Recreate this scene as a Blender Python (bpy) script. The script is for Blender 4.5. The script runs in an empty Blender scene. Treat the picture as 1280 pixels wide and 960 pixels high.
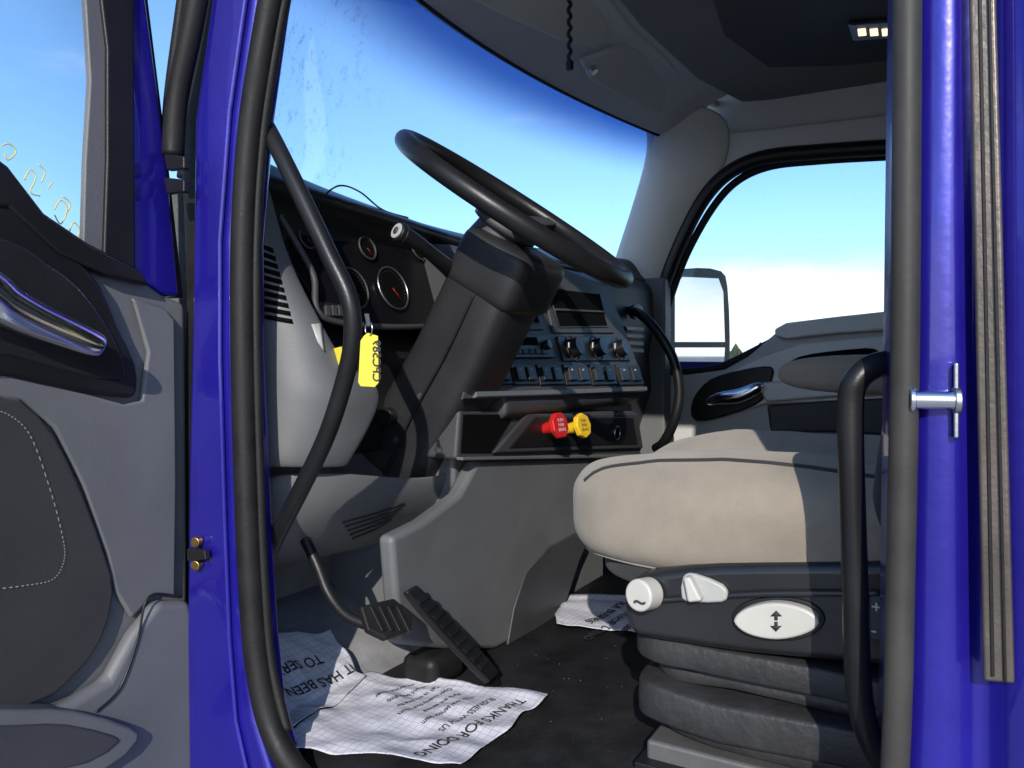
import bpy, bmesh, math, random
from mathutils import Vector, Matrix, noise
from mathutils.bvhtree import BVHTree
random.seed(7)
# World frame = truck frame. X: across the cab (driver side -> passenger side), Y: forward, Z: up.
# Z = 0 is the photographer's eye level, ground is 1.95 m below.
C30, S30 = math.cos(math.radians(30)), math.sin(math.radians(30))
def ray(u, v):  # camera ray through an image pixel
    a = (u-640)/1000.0; b = (445-v)/1000.0
    return Vector((C30+S30*a, S30-C30*a, b))
def on(u, v, pl):          # cast an image pixel along its camera ray onto an assumed cab plane
    d = ray(u, v); return d*(pl[0].dot(pl[1])/d.dot(pl[1]))
def at(u, v, x):  # place an image pixel along its camera ray at a chosen X
    d = ray(u, v); return d*(x/d.x)
def P(pt, n): return (Vector(pt), Vector(n).normalized())
SIDE = P((.85,0,0),(-1,0,0)); DOOR = P((0,1.12,0),(0,-1,0))
STACK = P((0,.85,-.1),(0,-.3,.1)); LOW = P((0,.87,0),(0,-1,0)); FLOORP = P((0,0,-.61),(0,0,1))
PDOOR = P((2.8,0,0),(-1,0,0)); SEATP = P((1.04,0,0),(-1,0,0)); CLUS = P((0,1.05,.15),(0,-.95,.3))
sc = bpy.context.scene
# ---------------------------------------------------------------- materials
def M(name, col, rough=.5, metal=0, bump=0, bscale=300, var=.12, vscale=5, coat=0, sheen=0, spec=.5, emis=None):
    m = bpy.data.materials.new(name); m.use_nodes = True
    nt = m.node_tree; N = nt.nodes; L = nt.links; b = N['Principled BSDF']
    tc = N.new('ShaderNodeTexCoord')
    n1 = N.new('ShaderNodeTexNoise'); n1.inputs['Scale'].default_value = vscale; n1.inputs['Detail'].default_value = 5
    n1.inputs['Roughness'].default_value=.6
    L.new(tc.outputs['Object'], n1.inputs['Vector'])
    mx = N.new('ShaderNodeMix'); mx.data_type = 'RGBA'
    mx.inputs[6].default_value = [c*(1-var) for c in col]+[1]; mx.inputs[7].default_value = [min(1,c*(1+var)) for c in col]+[1]
    st = N.new('ShaderNodeMapRange'); st.inputs[1].default_value=.3; st.inputs[2].default_value=.7
    L.new(n1.outputs['Fac'], st.inputs[0]); L.new(st.outputs[0], mx.inputs[0]); L.new(mx.outputs[2], b.inputs['Base Color'])
    mr = N.new('ShaderNodeMapRange'); mr.inputs[1].default_value=.3; mr.inputs[2].default_value=.7
    mr.inputs[3].default_value = max(.01,rough-.08 if rough>.15 else rough-.01); mr.inputs[4].default_value = min(1,rough+.1 if rough>.15 else rough+.02)
    L.new(n1.outputs['Fac'], mr.inputs[0]); L.new(mr.outputs[0], b.inputs['Roughness'])
    b.inputs['Metallic'].default_value = metal; b.inputs['Coat Weight'].default_value = coat
    b.inputs['Coat Roughness'].default_value = .04
    b.inputs['Sheen Weight'].default_value = sheen; b.inputs['Specular IOR Level'].default_value = spec
    if bump:
        n2 = N.new('ShaderNodeTexNoise'); n2.inputs['Scale'].default_value = bscale; n2.inputs['Detail'].default_value = 2
        L.new(tc.outputs['Object'], n2.inputs['Vector'])
        bp = N.new('ShaderNodeBump'); bp.inputs['Strength'].default_value = bump; bp.inputs['Distance'].default_value = .002
        L.new(n2.outputs['Fac'], bp.inputs['Height']); L.new(bp.outputs['Normal'], b.inputs['Normal'])
    if emis:
        b.inputs['Emission Color'].default_value = list(emis[0])+[1]; b.inputs['Emission Strength'].default_value = emis[1]
    return m
blue = M('blue_paint',(.015,.010,.25),.3,.35,.3,60,.16,4,coat=1)
gray = M('gray_plastic',(.118,.120,.124),.46,0,.3,700,.14,4)
lgray = M('light_gray_trim',(.72,.71,.66),.6,0,.3,600,.06,4)
pgray = M('door_gray_plastic',(.45,.45,.44),.5,0,.3,600,.08,4)
head = M('headliner_gray',(.68,.68,.65),.85,0,.3,400,.06,3)
dgray = M('dark_gray_plastic',(.048,.048,.052),.5,0,.35,600,.15,4,spec=.4)
conso = M('console_plastic',(.20,.20,.195),.6,0,.35,600,.15,4)
black = M('black_plastic',(.010,.010,.011),.38,0,.12,500,.2,5,spec=.35)
colm = M('column_plastic',(.018,.018,.020),.42,0,.35,420,.2,5,spec=.4)
gloss = M('glossy_black_plastic',(.016,.016,.018),.25,0,.1,500,.15,6)
rubber = M('rubber_seal',(.010,.0095,.0095),.55,0,.2,150,.25,20,spec=.3)
pseal = M('b_pillar_seal',(.036,.034,.031),.55,0,.15,120,.35,8,spec=.3)
floorm = M('rubber_floor',(.010,.010,.012),.7,0,.6,120,.6,9,spec=.3)
carpet = M('footwell_carpet',(.16,.16,.165),.95,0,1,350,.25,12)
fabric = M('seat_fabric',(.250,.215,.168),.92,0,.6,900,.20,7,sheen=.2)
fabdk = M('seat_fabric_dark',(.024,.024,.026),.9,0,.5,900,.2,8,sheen=.1)
vinyl = M('suspension_bellows',(.026,.026,.028),.5,0,.7,90,.3,10,spec=.4)
metalp = M('seat_base_metal',(.11,.11,.11),.45,.3,.1,300,.2,8)
chrome = M('chrome',(.80,.81,.83),.14,1,0,1,.03,5)
satin = M('satin_metal',(.55,.56,.58),.3,1,.05,300,.05,9)
brass = M('brass_bolt',(.45,.30,.10),.35,1,.1,300,.2,50)
white = M('white_plastic',(.46,.45,.41),.4,0,.1,400,.06,9)
knobg = M('knob_gray',(.36,.36,.34),.45,0,.1,400,.05,9)
redk = M('red_knob',(.48,.012,.012),.4,0,.05,300,.1,40)
yelk = M('yellow_knob',(.70,.45,.02),.4,0,.05,300,.1,40)
tagm = M('yellow_tag_plastic',(.62,.52,.04),.45,0,.05,300,.08,40)
ink = M('black_ink',(.02,.02,.022),.7,0,0,1,.1,5)
whink = M('white_print',(.5,.5,.5),.6,0,0,1,.05,5)
screen = M('display_black',(.006,.006,.008),.30,0,0,1,.1,5,spec=.2)
shade_dial_black = M('recess_shade_dial_black',(.004,.004,.004),.9,0,0,1,.1,5,spec=.05)  # near-black that paints shade inside bins and slots; also dials and displays
strip = M('weathered_trim',(.12,.10,.085),.4,.6,.2,200,.25,8)
paint_mark = M('yellow_marker',(.7,.5,.05),.6,0,0,1,.1,5)
pale_ground = M('bounce_ground',(.28,.27,.25),.9,0,.8,40,.2,.6)  # unseen ground, made pale to bounce sun up into the cab
leaf = M('foliage',(.035,.05,.025),.9,0,.5,3,.4,.2)
dirtm = M('dry_dirt',(.14,.12,.10),.95,0,.5,300,.3,40)
lampm = M('dome_lamp',(.9,.8,.6),.4,emis=((1,.72,.4),2.0))
mirrorm = M('mirror_glass',(.85,.87,.9),.03,1,0,1,.02,3)

def glassmat(name, tint, band=None, dirt=.0, smudge=None):
    m = bpy.data.materials.new(name); m.use_nodes=True; nt=m.node_tree; N=nt.nodes; L=nt.links
    N.remove(N['Principled BSDF']); out=N['Material Output']
    tr=N.new('ShaderNodeBsdfTransparent'); gl=N.new('ShaderNodeBsdfGlossy'); gl.inputs['Roughness'].default_value=.03
    tr.inputs['Color'].default_value=list(tint)+[1]
    tc=N.new('ShaderNodeTexCoord')
    if band:
        sx=N.new('ShaderNodeSeparateXYZ'); L.new(tc.outputs['Object'],sx.inputs[0])
        mr=N.new('ShaderNodeMapRange'); mr.inputs[1].default_value=band[0]; mr.inputs[2].default_value=band[1]
        mr.interpolation_type='SMOOTHSTEP'
        L.new(sx.outputs['Z'],mr.inputs[0])
        mx=N.new('ShaderNodeMix'); mx.data_type='RGBA'; mx.inputs[6].default_value=list(tint)+[1]; mx.inputs[7].default_value=list(band[2])+[1]
        L.new(mr.outputs[0],mx.inputs[0]); L.new(mx.outputs[2],tr.inputs['Color'])
    lw=N.new('ShaderNodeLayerWeight'); pw=N.new('ShaderNodeMath'); pw.operation='POWER'; pw.inputs[1].default_value=5
    L.new(lw.outputs['Facing'],pw.inputs[0])
    ma=N.new('ShaderNodeMath'); ma.operation='MULTIPLY_ADD'; ma.inputs[1].default_value=.9; ma.inputs[2].default_value=.045; L.new(pw.outputs[0],ma.inputs[0])
    ms=N.new('ShaderNodeMixShader'); L.new(ma.outputs[0],ms.inputs[0]); L.new(tr.outputs[0],ms.inputs[1]); L.new(gl.outputs[0],ms.inputs[2])
    last=ms
    if dirt:
        df=N.new('ShaderNodeBsdfDiffuse'); df.inputs['Color'].default_value=(.75,.76,.78,1)
        n=N.new('ShaderNodeTexNoise'); n.inputs['Scale'].default_value=30; n.inputs['Detail'].default_value=9; n.inputs['Roughness'].default_value=.8
        L.new(tc.outputs['Object'],n.inputs['Vector'])
        r=N.new('ShaderNodeMapRange'); r.inputs[1].default_value=.53; r.inputs[2].default_value=.70; r.inputs[3].default_value=.0; r.inputs[4].default_value=dirt
        L.new(n.outputs['Fac'],r.inputs[0]); fac=r.outputs[0]
        if smudge:   # dried water spots around one spot of the glass
            vm=N.new('ShaderNodeVectorMath'); vm.operation='DISTANCE'; vm.inputs[1].default_value=smudge[0]; L.new(tc.outputs['Object'],vm.inputs[0])
            r2=N.new('ShaderNodeMapRange'); r2.inputs[1].default_value=0; r2.inputs[2].default_value=smudge[1]; r2.inputs[3].default_value=1; r2.inputs[4].default_value=0
            L.new(vm.outputs['Value'],r2.inputs[0])
            mm=N.new('ShaderNodeMath'); mm.operation='MULTIPLY'; L.new(r2.outputs[0],mm.inputs[0]); L.new(fac,mm.inputs[1]); 
            aa=N.new('ShaderNodeMath'); aa.operation='ADD'; aa.inputs[1].default_value=.006; L.new(mm.outputs[0],aa.inputs[0]); fac=aa.outputs[0]
        m2=N.new('ShaderNodeMixShader'); L.new(fac,m2.inputs[0]); L.new(ms.outputs[0],m2.inputs[1]); L.new(df.outputs[0],m2.inputs[2]); last=m2
    L.new(last.outputs[0],out.inputs['Surface']); return m
wsglass=glassmat('windshield_glass',(.90,.94,.97),(.63,.81,(.07,.15,.36)),.9,((1.10,1.15,.62),.46))
clear=glassmat('side_glass',(.94,.97,.97),None,.03)
def papermat():
    m=M('printed_paper',(.54,.535,.585),.85,0,.4,120,.10,9); nt=m.node_tree;N=nt.nodes;L=nt.links;b=N['Principled BSDF']
    src=b.inputs['Base Color'].links[0].from_socket
    br=N.new('ShaderNodeTexBrick'); br.offset=0; br.inputs['Scale'].default_value=1
    br.inputs['Brick Width'].default_value=.013; br.inputs['Row Height'].default_value=.013; br.inputs['Mortar Size'].default_value=.0006; br.inputs['Mortar Smooth'].default_value=.2
    br.inputs['Color1'].default_value=(1,1,1,1); br.inputs['Color2'].default_value=(1,1,1,1); br.inputs['Mortar'].default_value=(.6,.6,.66,1)
    tc=N.new('ShaderNodeTexCoord'); L.new(tc.outputs['Object'],br.inputs['Vector'])
    mx=N.new('ShaderNodeMix'); mx.data_type='RGBA'; mx.blend_type='MULTIPLY'; mx.inputs[0].default_value=1
    L.new(src,mx.inputs[6]); L.new(br.outputs['Color'],mx.inputs[7]); L.new(mx.outputs[2],b.inputs['Base Color']); return m
paper=papermat()
# ---------------------------------------------------------------- mesh helpers
def group(name):
    e=bpy.data.objects.new(name,None); sc.collection.objects.link(e); e.empty_display_size=.1; return e
def mk(par,name,verts,faces,mat,smooth=True,bev=0,seg=2,sub=0,solid=0):
    me=bpy.data.meshes.new(name); me.from_pydata([tuple(v) for v in verts],[],faces)
    bm=bmesh.new(); bm.from_mesh(me); bmesh.ops.recalc_face_normals(bm,faces=bm.faces); bm.to_mesh(me); bm.free()
    me.materials.append(mat)
    for p in me.polygons: p.use_smooth=smooth
    o=bpy.data.objects.new(name,me); sc.collection.objects.link(o)
    if par: o.parent=par
    if solid:
        s=o.modifiers.new('s','SOLIDIFY'); s.thickness=solid; s.offset=0
    if bev:
        b=o.modifiers.new('b','BEVEL'); b.width=bev; b.segments=seg; b.limit_method='ANGLE'; b.angle_limit=math.radians(35); b.harden_normals=True
    if sub:
        s=o.modifiers.new('ss','SUBSURF'); s.levels=sub; s.render_levels=sub
    return o
def prism(par,name,pts,vec,mat,bev=.004,seg=3,smooth=True):
    n=len(pts); vec=Vector(vec); V=[Vector(p) for p in pts]+[Vector(p)+vec for p in pts]
    F=[list(range(n)),list(range(2*n-1,n-1,-1))]+[[i,(i+1)%n,n+(i+1)%n,n+i] for i in range(n)]
    return mk(par,name,V,F,mat,smooth,bev,seg)
def smoothpoly(pts,k=4):
    n=len(pts); out=[]
    for i in range(n):
        a,b,c,d=[Vector(pts[(i+j-1)%n]) for j in range(4)]
        for s in range(k):
            t=s/k; out.append(.5*((2*b)+(c-a)*t+(2*a-5*b+4*c-d)*t*t+(3*b-a-3*c+d)*t**3))
    return out
def plate(par,name,pix,pl,th,mat,bev=.004,seg=3,rnd=0,lift=0):
    pts=[on(u,v,pl)+pl[1]*lift for u,v in pix]
    if rnd: pts=smoothpoly(pts,rnd)
    return prism(par,name,pts,pl[1]*th,mat,bev,seg)
def crom(pts,k=8):
    pts=[Vector(p) for p in pts]; n=len(pts); out=[]
    for i in range(n-1):
        a=pts[max(i-1,0)];b=pts[i];c=pts[i+1];d=pts[min(i+2,n-1)]
        for s in range(k):
            t=s/k; out.append(.5*((2*b)+(c-a)*t+(2*a-5*b+4*c-d)*t*t+(3*b-a-3*c+d)*t**3))
    out.append(pts[-1]); return out
def tube(par,name,pts,r,mat,k=8,seg=14,smooth=True,closed=False):
    C=crom(pts,k) if not closed else [Vector(p) for p in pts]
    n=len(C); V=[];F=[]; up=None
    for i,c in enumerate(C):
        t=(C[(i+1)%n]-C[i-1]) if closed else (C[min(i+1,n-1)]-C[max(i-1,0)])
        t.normalize()
        if up is None: up=t.orthogonal().normalized()
        up=(up-t*up.dot(t)).normalized(); s=t.cross(up)
        rr=r(i/(n-1)) if callable(r) else r
        for j in range(seg):
            a=2*math.pi*j/seg; V.append(c+up*math.cos(a)*rr+s*math.sin(a)*rr)
    m=n if closed else n-1
    for i in range(m):
        for j in range(seg):
            F.append([i*seg+j,i*seg+(j+1)%seg,((i+1)%n)*seg+(j+1)%seg,((i+1)%n)*seg+j])
    if not closed: F+= [list(range(seg)),list(range((n-1)*seg,n*seg))]
    return mk(par,name,V,F,mat,smooth)
def cyl(par,name,c,axis,r,h,mat,seg=28,bev=.0015,r2=None):
    c=Vector(c); ax=Vector(axis).normalized(); u=ax.orthogonal().normalized(); w=ax.cross(u)
    r2=r if r2 is None else r2
    V=[c+(u*math.cos(2*math.pi*i/seg)+w*math.sin(2*math.pi*i/seg))*r for i in range(seg)]
    V+=[c+ax*h+(u*math.cos(2*math.pi*i/seg)+w*math.sin(2*math.pi*i/seg))*r2 for i in range(seg)]
    F=[list(range(seg)),list(range(2*seg-1,seg-1,-1))]+[[i,(i+1)%seg,seg+(i+1)%seg,seg+i] for i in range(seg)]
    return mk(par,name,V,F,mat,True,bev,2)
def ringo(par,name,c,n,R,r,mat,seg=48,sx=1.0):
    c=Vector(c); n=Vector(n).normalized(); u=Vector((1,0,0)); u=(u-n*u.dot(n)).normalized(); w=n.cross(u)
    return tube(par,name,[c+u*math.cos(2*math.pi*i/seg)*R*sx+w*math.sin(2*math.pi*i/seg)*R for i in range(seg)],r,mat,closed=True,seg=14)
def sell(par,name,c,h,mat,n=3.5,fn=None,nu=56,nv=32,rot=None):
    V=[];F=[]; c=Vector(c)
    def sp(x): return math.copysign(abs(x)**(2/n),x)
    for i in range(nv+1):
        ph=-math.pi/2+math.pi*i/nv
        for j in range(nu):
            th=2*math.pi*j/nu
            v=Vector((h[0]*sp(math.cos(ph))*sp(math.cos(th)),h[1]*sp(math.cos(ph))*sp(math.sin(th)),h[2]*sp(math.sin(ph))))
            if fn: v=fn(v)
            if rot: v=rot@v
            V.append(c+v)
    for i in range(nv):
        for j in range(nu): F.append([i*nu+j,i*nu+(j+1)%nu,(i+1)*nu+(j+1)%nu,(i+1)*nu+j])
    o=mk(par,name,V,F,mat); bm=bmesh.new(); bm.from_mesh(o.data); bmesh.ops.remove_doubles(bm,verts=bm.verts,dist=1e-5); bmesh.ops.recalc_face_normals(bm,faces=bm.faces); bm.to_mesh(o.data); bm.free(); return o
def surf(par,name,rows,mat,sub=2,solid=.006):
    m=len(rows[0]); V=[v for r in rows for v in r]
    F=[[i*m+j,i*m+j+1,(i+1)*m+j+1,(i+1)*m+j] for i in range(len(rows)-1) for j in range(m-1)]
    return mk(par,name,V,F,mat,True,sub=sub,solid=solid)
def box(par,name,a,b,mat,bev=.005):
    (x0,y0,z0),(x1,y1,z1)=a,b
    return prism(par,name,[(x0,y0,z0),(x1,y0,z0),(x1,y1,z0),(x0,y1,z0)],(0,0,z1-z0),mat,bev)
def bvh(o):
    dg=bpy.context.evaluated_depsgraph_get(); return BVHTree.FromObject(o,dg)
def skinstrip(par,name,top,bot,tree,lift,mat,n=10):   # strip that follows a curved panel
    rows=[]
    for line in (top,bot):
        r=[]
        for k in range(n+1):
            t=k/n*(len(line)-1); i=min(int(t),len(line)-2); f=t-i
            u=line[i][0]*(1-f)+line[i+1][0]*f; v=line[i][1]*(1-f)+line[i+1][1]*f
            d=ray(u,v).normalized(); loc,nor,_,_=tree.ray_cast(Vector(),d)
            if loc is None: continue
            if nor.dot(d)>0: nor=-nor
            r.append(loc+nor*lift)
        rows.append(r)
    m=min(len(r) for r in rows)
    if m<2: return
    rows=[r[:m] for r in rows]
    return surf(par,name,rows,mat,0,.0012)
def text(par,name,s,size,org,right,up,mat,warp=None,ext=0,align='LEFT'):
    cu=bpy.data.curves.new(name,'FONT'); cu.body=s; cu.size=size; cu.extrude=ext; cu.align_x=align; cu.offset=size*.012
    o=bpy.data.objects.new(name,cu); sc.collection.objects.link(o)
    dg=bpy.context.evaluated_depsgraph_get(); me=bpy.data.meshes.new_from_object(o.evaluated_get(dg)); bpy.data.objects.remove(o)
    r=Vector(right).normalized(); u=Vector(up).normalized(); n=r.cross(u); org=Vector(org)
    for v in me.vertices:
        w=org+r*v.co.x+u*v.co.y+n*v.co.z
        if warp: w=warp(w)
        v.co=w
    me.materials.clear(); me.materials.append(mat)
    o=bpy.data.objects.new(name,me); sc.collection.objects.link(o); o.parent=par; return o
# ---------------------------------------------------------------- setting
g=mk(None,'ground',[(-3000,-3000,-1.95),(3000,-3000,-1.95),(3000,3000,-1.95),(-3000,3000,-1.95)],[[0,1,2,3]],pale_ground,False)
V=[];F=[]
for k in range(420):
    a=math.radians(random.uniform(-25,100)); R=random.uniform(240,300); hh=random.uniform(2.0,5.0)*(1+.4*math.sin(a*9))
    cx,cy=R*math.cos(a),R*math.sin(a); w=random.uniform(1.5,4)
    b0=len(V); V.append((cx,cy,-1.95+hh))
    for ring,(rr,zz) in enumerate([(.35,.8),(.75,.5),(1,.22),(.5,0)]):
        for j in range(7):
            t=j/7*6.283+random.random()*.5; q=w*rr*random.uniform(.7,1.2)
            V.append((cx+q*math.cos(t),cy+q*math.sin(t),-1.95+hh*zz*random.uniform(.85,1.1)))
    for j in range(7): F.append([b0,b0+1+j,b0+1+(j+1)%7])
    for r_ in range(3):
        for j in range(7): F.append([b0+1+r_*7+j,b0+1+r_*7+(j+1)%7,b0+8+r_*7+(j+1)%7,b0+8+r_*7+j])
mk(None,'distant_tree_line',V,F,leaf,False)
# ---------------------------------------------------------------- cab shell
cab=group('truck_cab')
def wq(x,top):  # windshield edge curves
    s=(x-1.84)/.92
    return Vector((x,(.955+.16*(1-s*s)) if top else (1.08+.22*(1-s*s)), (.79+.035*(1-s*s)) if top else .355))
plate(cab,'a_pillar_jamb',[(300,-300),(262,0),(241,150),(238,380),(233,600),(231,800),(233,960),(250,1120),(430,1120),(395,1040),(345,990),(318,900),(308,800),(300,650),(292,450),(290,300),(303,140),(322,0),(372,-300)],SIDE,-.07,blue,.012,4)
plate(cab,'a_pillar_jamb_step',[(284,-300),(276,0),(256,150),(252,380),(250,600),(251,800),(256,960),(268,1120),(395,1120),(360,1040),(320,990),(300,900),(292,800),(286,650),(280,450),(280,300),(292,140),(312,0),(350,-300)],SIDE,.008,blue,.007,4,lift=.001)
plate(cab,'a_pillar_outer_skin',[(262,-300),(230,0),(214,130),(212,200),(226,215),(232,370),(222,600),(215,960),(215,1120),(260,1120),(250,960),(245,600),(250,370),(250,150),(275,0),(315,-300)],P((.88,0,0),(-1,0,0)),-.05,rubber,.006)
tube(cab,'hinge_side_gasket',[on(u,v,P((.835,0,0),(-1,0,0))) for u,v in [(285,-250),(246,0),(222,120),(216,195)]],.017,rubber)
tube(cab,'hinge_side_gasket_outer',[on(u,v,P((.85,0,0),(-1,0,0))) for u,v in [(262,-250),(228,0),(212,120),(208,190)]],.009,rubber)
for vv in (203,232): plate(cab,'upper_hinge_block',[(212,vv-9),(238,vv-6),(238,vv+10),(216,vv+12)],P((.83,0,0),(-1,0,0)),.012,black,.003)
IS=P((.865,0,0),(-1,0,0))
sealpts=[on(u,v,IS) for u,v in [(395,-300),(350,-60),(328,60),(312,170),(304,300),(304,450),(308,600),(313,720),(322,830),(342,915),(385,980),(470,1030)]]
sealpts+=[Vector((.865,.62,-.655)),Vector((.865,.3,-.66)),Vector((.865,.12,-.655)),Vector((.865,.075,-.60))]
tube(cab,'door_seal',sealpts,.019,rubber)
tube(cab,'door_seal_lip',[p+Vector((.012,-.016,0)) for p in sealpts[:10]],.008,rubber)
tube(cab,'b_pillar_seal',[Vector((.862,.078,-.62))]+[on(u,v,P((.84,0,0),(-1,0,0))) for u,v in [(1120,930),(1126,700),(1131,450),(1133,200),(1134,0),(1134,-200)]],.0128,pseal)
prism(cab,'a_pillar_trim',[(.885,1.11,.30),(.885,.93,.85),(.885,1.0,.85),(.885,1.17,.30)],(.035,0,0),black,.006)
box(cab,'sill',(.84,.05,-.78),(.98,1.12,-.665),blue,.01)
box(cab,'sill_plate',(.89,.1,-.664),(1.02,1.05,-.625),dgray,.006)
for i in range(3): box(cab,'door_step',(.60,.15,-.95-.42*i+.02),(.86,1.0,-.98-.42*i),satin,.005)
prof=[(.95,.085),(.90,.072),(.868,.060),(.856,.050),(.850,.036),(.849,.022),(.854,.010),(.866,.003),(.868,-.006),(.866,-.014),(.852,-.020),(.843,-.033),(.834,-.048),(.830,-.08),(.832,-1.9),(.9,-1.9),(.95,-1.0)]
rows=[]
for z in (-1.3,-.7,-.3,0,.3,.7,1.05): rows.append([Vector((x,y-.012*z*(1 if y>.02 else 0),z)) for x,y in prof])
m=len(prof); V=[v for r in rows for v in r]; F=[[i*m+j,i*m+j+1,(i+1)*m+j+1,(i+1)*m+j] for i in range(6) for j in range(m-1)]
mk(cab,'b_pillar',V,F,blue,True)
TP=P((.85,0,0),(-1,0,0))
plate(cab,'b_pillar_trim_strip',[(1211,-200),(1211,0),(1219,400),(1229,846),(1268,850),(1256,400),(1245,0),(1243,-200)],TP,.012,strip,.003)
plate(cab,'trim_groove',[(1222,-200),(1222,0),(1230,400),(1238,840),(1243,840),(1235,400),(1227,0),(1227,-200)],TP,.0135,rubber,.001)
plate(cab,'trim_groove_outer',[(1234,-200),(1234,0),(1243,400),(1254,846),(1258,846),(1248,400),(1238,0),(1238,-200)],TP,.0155,rubber,.001)
box(cab,'roof',(.83,-1.9,1.0),(2.88,1.02,1.06),blue,.02)
box(cab,'door_header',(.84,-.0,.78),(.95,1.0,1.0),blue,.01)
box(cab,'rear_wall',(.86,-1.9,-1.0),(2.86,-1.85,1.0),head)
box(cab,'sleeper_side_lining',(.9,-1.85,-.7),(.93,-.05,.95),head)
box(cab,'floor',(.88,-1.85,-.68),(2.85,1.0,-.62),floorm,0)
prism(cab,'toe_board',[(.89,1.0,-.62),(.89,1.3,-.47),(.89,1.3,-.6),(.89,1.0,-.68)],(1.95,0,0),carpet,0)
box(cab,'firewall',(.88,1.24,-.6),(2.85,1.3,.3),carpet,0)
box(cab,'kick_wall',(2.73,.95,-.65),(2.80,1.3,.28),gray,.01)
# ceiling and header
cr=[]
xs=[.9,1.1,1.35,1.6,1.85,2.1,2.35,2.6,2.78]
cr.append([wq(x,1)+Vector((0,.03,0)) for x in xs])
cr.append([wq(x,1)+Vector((0,-.015,-.005)) for x in xs])
cr.append([wq(x,1)+Vector((0,-.07,.02)) for x in xs])
cr.append([Vector((x,.80+.05*(1-((x-1.84)/.92)**2),.90)) for x in xs])
cr.append([Vector((x,.6,.935)) for x in xs])
cr.append([Vector((x,.1,.945)) for x in xs])
cr.append([Vector((x,-1.8,.945)) for x in xs])
surf(cab,'headliner',cr,head,2,.01)
CE=P((0,0,.915),(0,0,-1))
plate(cab,'overhead_console',[(735,-60),(800,22),(870,88),(925,118),(1020,112),(1300,92),(1500,-60),(1100,-200),(850,-200)],CE,.03,conso,.015,4)
plate(cab,'overhead_console_tray',[(880,-40),(905,40),(960,80),(1050,78),(1220,60),(1300,-60)],P((0,0,.885),(0,0,-1)),.012,dgray,.008,4)
tube(cab,'ceiling_trim_rib',[on(u,v,P((0,0,.90),(0,0,-1))) for u,v in [(700,-90),(775,20),(830,72),(890,128),(960,138),(1120,128),(1300,110)]],.012,head)
# passenger side wall pieces
pd=group('passenger_door')
plate(pd,'door_panel',[(815,470),(860,468),(905,462),(935,445),(968,417),(1000,405),(1125,390),(1400,372),(1400,690),(1000,690),(800,690)],PDOOR,-.07,pgray,.012,4)
plate(pd,'sill_pad',[(970,412),(985,404),(1050,396),(1125,388),(1300,380),(1300,398),(1125,412),(1050,417),(985,424),(972,421)],PDOOR,.035,lgray,.01,4,lift=.001)
plate(pd,'grab_recess_surround',[(880,505),(905,470),(950,448),(1000,430),(1125,418),(1300,412),(1300,505),(1125,500),(960,505),(900,520)],PDOOR,.02,lgray,.012,4,lift=.001)
plate(pd,'upper_recess',[(980,462),(1000,446),(1050,438),(1095,436),(1098,452),(1080,466),(1020,472),(985,472)],PDOOR,.026,shade_dial_black,.006,3,rnd=3)
plate(pd,'handle_recess',[(868,500),(890,474),(930,462),(965,458),(968,472),(955,500),(920,516),(872,526)],PDOOR,.03,black,.008,3,rnd=3)
plate(pd,'armrest_silver_trim',[(950,478),(1040,472),(1125,468),(1300,466),(1300,486),(1125,492),(1040,496),(960,502)],PDOOR,.045,lgray,.012,4)
plate(pd,'armrest_pad',[(960,506),(1040,500),(1125,496),(1300,494),(1300,560),(1125,545),(1040,540),(965,540)],PDOOR,.03,dgray,.012,4)
tube(pd,'handle',[on(u,v,P((2.74,0,0),(-1,0,0))) for u,v in [(884,503),(900,498),(925,494),(948,484),(954,482)]],lambda t:.010+.016*math.sin(min(1,t*1.1)*math.pi)**.8,chrome)
plate(pd,'door_pocket',[(905,560),(1000,556),(1125,560),(1125,680),(900,680)],PDOOR,.05,dgray,.015)
plate(cab,'passenger_header',[(872,148),(905,165),(960,160),(1125,140),(1500,110),(1500,170),(1125,182),(960,196),(915,214),(893,238)],PDOOR,-.05,head,.01)
plate(cab,'passenger_header_upper',[(800,20),(1500,-60),(1500,130),(1120,146),(960,166),(905,172),(868,152)],P((2.84,0,0),(-1,0,0)),-.04,head,.005)
ap=[]
for (u1,v1,u2,v2) in [(806,120,920,140),(824,166,912,212),(812,215,878,246),(795,270,848,308),(778,320,822,376),(770,350,812,420),(768,400,812,470)]:
    a=at(u1,v1,2.72); b=at(u2,v2,2.79); ap.append([a+Vector((.05,.05,0)),a,(a+b)/2+Vector((-.035,-.01,0)),b])
surf(cab,'passenger_a_pillar',ap,lgray,2,.01)
WF=P((2.785,0,0),(-1,0,0))
tube(cab,'passenger_window_frame',[on(u,v,WF) for u,v in [(1500,165),(1117,184),(1020,190),(955,197),(912,215),(880,248),(852,300),(832,350),(817,400),(814,440),(818,470)]],.026,black)
tube(cab,'passenger_window_seal',[on(u,v,P((2.82,0,0),(-1,0,0))) for u,v in [(1500,176),(1117,195),(1020,201),(962,208),(922,226),(892,258),(862,310),(842,360),(828,410),(826,445),(832,464),(880,463),(910,455),(970,425)]],.014,rubber)
box(cab,'passenger_wall_rear',(2.80,-1.85,-.7),(2.86,.12,.95),head)
box(cab,'passenger_outer_skin',(2.872,-1.9,-1.2),(2.89,1.1,-.02),blue)
prism(pd,'window_glass',[(2.835,1.1,-.06),(2.835,.1,-.06),(2.835,.1,.68),(2.835,.9,.68)],(.004,0,0),clear,0)
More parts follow.
